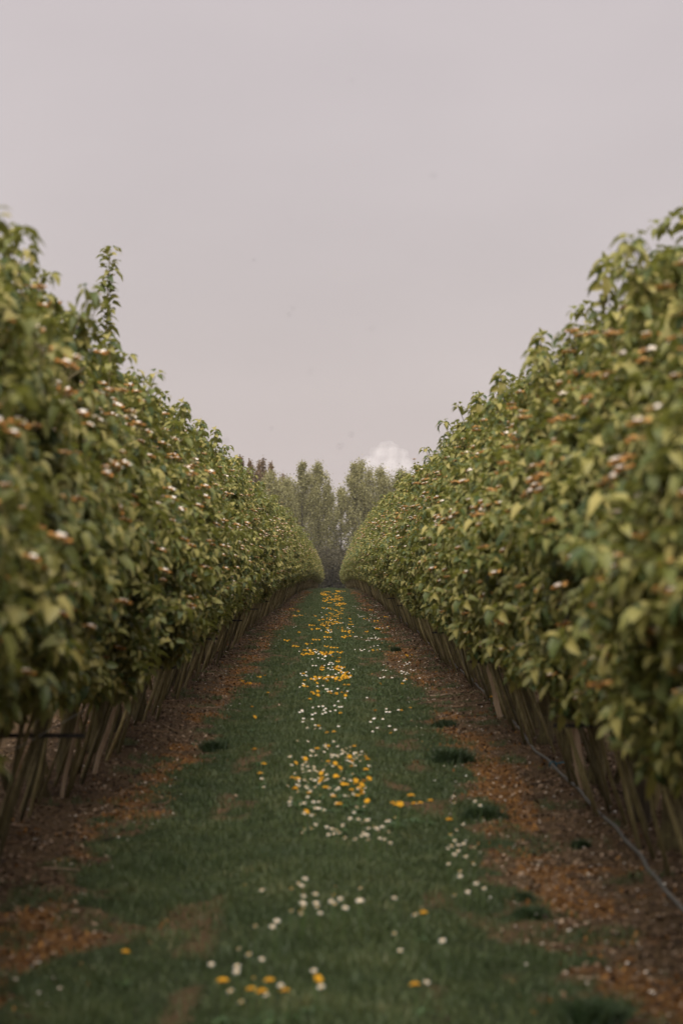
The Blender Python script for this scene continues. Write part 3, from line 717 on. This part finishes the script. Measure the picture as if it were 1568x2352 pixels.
G1, G2, G3 = 'bronze poplars beyond the left row', 'grey-green trees closing the end of the lane', 'dark shrubs at the end of the lane'
for px, ty, d, lab in ((519, 1046, 372, 'bronze poplar just showing above the left row, leftmost of the brown tops'), (547, 1044, 366, 'bronze poplar, second of the brown tops from the left'),
                       (570, 1053, 380, 'bronze poplar with a lower brown top between two taller ones'), (592, 1047, 368, 'bronze poplar with the middle tall brown top'),
                       (609, 1052, 374, 'bronze poplar, second last of the brown tops towards the lane'), (630, 1058, 366, 'bronze poplar nearest the lane, last of the brown tops'), (661, 1083, 378, 'thin dark bronze top between two grey-green trees')):
    far_tree('poplar', TP, HP, px, ty, d, lab, 'tree', G1)
for px, ty, d, lab in ((610, 1105, 338, 'grey-green tree in front of the bronze poplars, half hidden by the left row'), (647, 1082, 335, 'grey-green tree right beside the last bronze poplar'),
                       (692, 1057, 330, 'tallest grey-green tree left of the gap'), (727, 1060, 334, 'grey-green tree with a pointed top just left of the gap'),
                       (752, 1112, 345, 'lower grey-green tree filling the left half of the gap'), (782, 1118, 342, 'low olive tree filling the right half of the gap'),
                       (814, 1060, 331, 'tall grey-green tree just right of the gap'), (857, 1058, 335, 'tall grey-green tree in front of the white cloud'),
                       (896, 1079, 330, 'grey-green tree right of the cloud-backed one, airy top'), (930, 1098, 336, 'grey-green tree mostly hidden by the right row'),
                       (700, 1120, 350, 'paler grey-green tree behind the tallest one at left'), (836, 1110, 352, 'pale olive tree behind the pair right of the gap')):
    far_tree('willow_tree', TW, HW, px, ty, d, lab, 'tree', G2)
for px, ty, d, lab in ((722, 1285, 300, 'dark shrub hidden mostly by the left row end'), (752, 1268, 303, 'dark bare shrub left in the gap at the end of the lane'), (778, 1262, 306, 'dark twiggy shrub right in the gap at the end of the lane'), (806, 1280, 300, 'dark shrub hidden mostly by the right row end')):
    far_tree('shrub', TS, HS, px, ty, d, lab, 'shrub', G3)

# ------------------------------------------------------------------ insects in the air
g = Geo()
th = np.linspace(0, 1, 6); g.tube(np.stack([np.zeros(6), (th - .5) * .009, np.zeros(6)], -1), .0022 * np.sqrt(np.clip(1 - (2 * th - 1) ** 2, .05, 1)), 6)
for s in (-1, 1): g.add(np.array([[0, .001, .001], [s * .005, .003, .004], [s * .008, -.001, .005], [s * .004, -.003, .003]]), [np.array([[0, 1, 2, 3]])])
FLY = g.mesh('insect', [M['fly']], False)
for px, py, d, lab in ((672, 708, 8, 'right one of two dark insects hovering high above the middle of the lane'), (664, 722, 8.5, 'left one of two dark insects hovering high above the middle of the lane'), (854, 755, 7, 'lone insect high above the right half of the lane'), (715, 850, 10, 'upper of two tiny insects above the tall trees'),
                       (711, 858, 10, 'lower of two tiny insects above the tall trees'), (995, 402, 6.5, 'lone insect in the upper sky above the right row'), (667, 505, 11, 'tiny insect in the middle of the sky, left of centre'), (583, 597, 11, 'tiny insect in the sky above the left row'),
                       (808, 182, 10, 'topmost tiny insect near the upper edge of the sky'), (623, 984, 9, 'insect just above the bronze poplars'), (807, 999, 7.5, 'insect left of the white cloud, upper one'), (782, 1025, 6.5, 'insect left of the white cloud, lower one'), (519, 1013, 7, 'insect beside the top of the left row')):
    tag(link('insect', FLY, None, ((px - VPX) * d / FPX, d, H_EYE + (VPY - py) * d / FPX), (rng.normal(0, .4), rng.normal(0, .4), rng.uniform(0, 6)), .65), lab, 'insect', 'insects flying above the lane')

# ------------------------------------------------------------------ world, cloud, sun
w = bpy.data.worlds.new('World'); sc.world = w; w.use_nodes = True
nt = w.node_tree; nt.nodes.clear(); Lk = nt.links.new
SUN_EL, SUN_AZ = R(60), R(190)
sky = nd(nt, 'ShaderNodeTexSky'); sky.sky_type = 'NISHITA'; sky.sun_disc = False; sky.sun_elevation = SUN_EL; sky.sun_rotation = SUN_AZ; sky.dust_density = 4
tc = nd(nt, 'ShaderNodeTexCoord'); mp = nd(nt, 'ShaderNodeMapping'); mp.inputs['Scale'].default_value = (1, 1, 2.2); Lk(tc.outputs['Generated'], mp.inputs[0])
n1 = nd(nt, 'ShaderNodeTexNoise', Scale=2.6, Detail=4.0, Roughness=0.5); Lk(mp.outputs[0], n1.inputs['Vector'])
over = ramp(nt, n1.outputs['Fac'], [(0.25, (1.58, 1.375, 1.345)), (0.5, (1.79, 1.565, 1.53)), (0.75, (2.00, 1.76, 1.715))])
bg = nd(nt, 'ShaderNodeBackground', Strength=0.1); Lk(mixc(nt, 0.94, sky.outputs[0], over), bg.inputs[0])
wo = nd(nt, 'ShaderNodeOutputWorld'); Lk(bg.outputs[0], wo.inputs[0])

sl = bpy.data.lights.new('sun', 'SUN'); sl.energy = 1.5; sl.angle = R(68); sl.color = (1.0, .96, .88)
so = bpy.data.objects.new('sun', sl); COL.objects.link(so)
dv = Vector((math.sin(SUN_AZ) * math.cos(SUN_EL), math.cos(SUN_AZ) * math.cos(SUN_EL), math.sin(SUN_EL)))
so.rotation_euler = dv.to_track_quat('Z', 'Y').to_euler()

# cumulus far behind the tall trees
def cloud():
    D = 2600.0; g = Geo(); k = D / FPX
    cx, cz = (884 - VPX) * k, H_EYE + (VPY - 1085) * k
    for dx, dz, r in ((0, 18, 40), (-34, 8, 30), (-52, 2, 20), (33, 6, 36), (58, -8, 30), (8, 44, 30), (-14, 38, 24), (28, 30, 28), (0, -20, 40), (40, -25, 40), (-30, -20, 30), (72, -25, 24)):
        n1, n2 = 12, 18; th = np.linspace(.01, math.pi - .01, n1)[:, None]; ph = (np.arange(n2) / n2 * 6.2832)[None]
        V = np.stack([np.sin(th) * np.cos(ph), np.sin(th) * np.sin(ph), np.cos(th) + 0 * ph], -1).reshape(-1, 3) * r * k
        i = np.arange(n1 - 1)[:, None] * n2; j = np.arange(n2)[None]; F = np.stack([i + j, i + n2 + j, i + n2 + (j + 1) % n2, i + (j + 1) % n2], -1).reshape(-1, 4)
        g.add(V + np.array([dx * k, rng.normal(0, 8) * k, dz * k]), [F, np.array([list(range(n2))]), np.array([list(range((n1 - 1) * n2, n1 * n2))[::-1]])])
    m, nt, out = newmat('cloud_vapour')
    tc = nd(nt, 'ShaderNodeTexCoord'); n = nd(nt, 'ShaderNodeTexNoise', Scale=.09, Detail=4.0); nt.links.new(tc.outputs['Object'], n.inputs['Vector'])
    mr = nd(nt, 'ShaderNodeMapRange'); nt.links.new(n.outputs['Fac'], mr.inputs[0]); mr.inputs[1].default_value = .36; mr.inputs[2].default_value = .62; mr.inputs[3].default_value = 0; mr.inputs[4].default_value = .026
    v = nd(nt, 'ShaderNodeVolumePrincipled'); v.inputs['Color'].default_value = (.96, .945, .94, 1); nt.links.new(mr.outputs[0], v.inputs['Density']); nt.links.new(v.outputs[0], out.inputs['Volume'])
    o = link('cloud', g.mesh('cloud', [m]), None, (cx, D, cz))
    rm = o.modifiers.new('union', 'REMESH'); rm.mode = 'VOXEL'; rm.voxel_size = 1.0
    tx = bpy.data.textures.new('billow', 'CLOUDS'); tx.noise_scale = 9; tx.noise_depth = 4
    dm = o.modifiers.new('billow', 'DISPLACE'); dm.texture = tx; dm.strength = 7; dm.texture_coords = 'LOCAL'
    tag(o, 'small white cumulus cloud above the trees at right of the gap', 'cloud', kind='stuff')
cloud()

# thin hazy air round the lane and the tall trees
def haze():
    g = Geo(); g.box((0, 230, 12), (640, 540, 44))
    m, nt, out = newmat('haze_air'); v = nd(nt, 'ShaderNodeVolumePrincipled'); v.inputs['Color'].default_value = (.93, .90, .89, 1); v.inputs['Density'].default_value = HAZE
    nt.links.new(v.outputs[0], out.inputs['Volume'])
    tag(link('haze', g.mesh('haze', [m], False)), 'thin pale haze in the air over the orchard', 'haze', kind='stuff')
HAZE = .00013
haze()

# ------------------------------------------------------------------ camera
cd = bpy.data.cameras.new('camera'); co = bpy.data.objects.new('camera', cd); COL.objects.link(co)
cd.sensor_fit = 'VERTICAL'; cd.sensor_height = SENS; cd.lens = LENS; cd.clip_end = 20000; cd.clip_start = .1
co.location = (0, 0, H_EYE); co.rotation_euler = (math.pi / 2 + PITCH, 0, -YAW)
cd.dof.use_dof = True; cd.dof.focus_distance = 46; cd.dof.aperture_fstop = 3.6
sc.camera = co

vs = sc.view_settings; vs.view_transform = 'Standard'; vs.look = 'None'; vs.gamma = 1; vs.exposure = 1.75; vs.use_curve_mapping = False
cy = sc.cycles
cy.max_bounces = 6; cy.diffuse_bounces = 3; cy.glossy_bounces = 2; cy.transmission_bounces = 4; cy.volume_bounces = 3
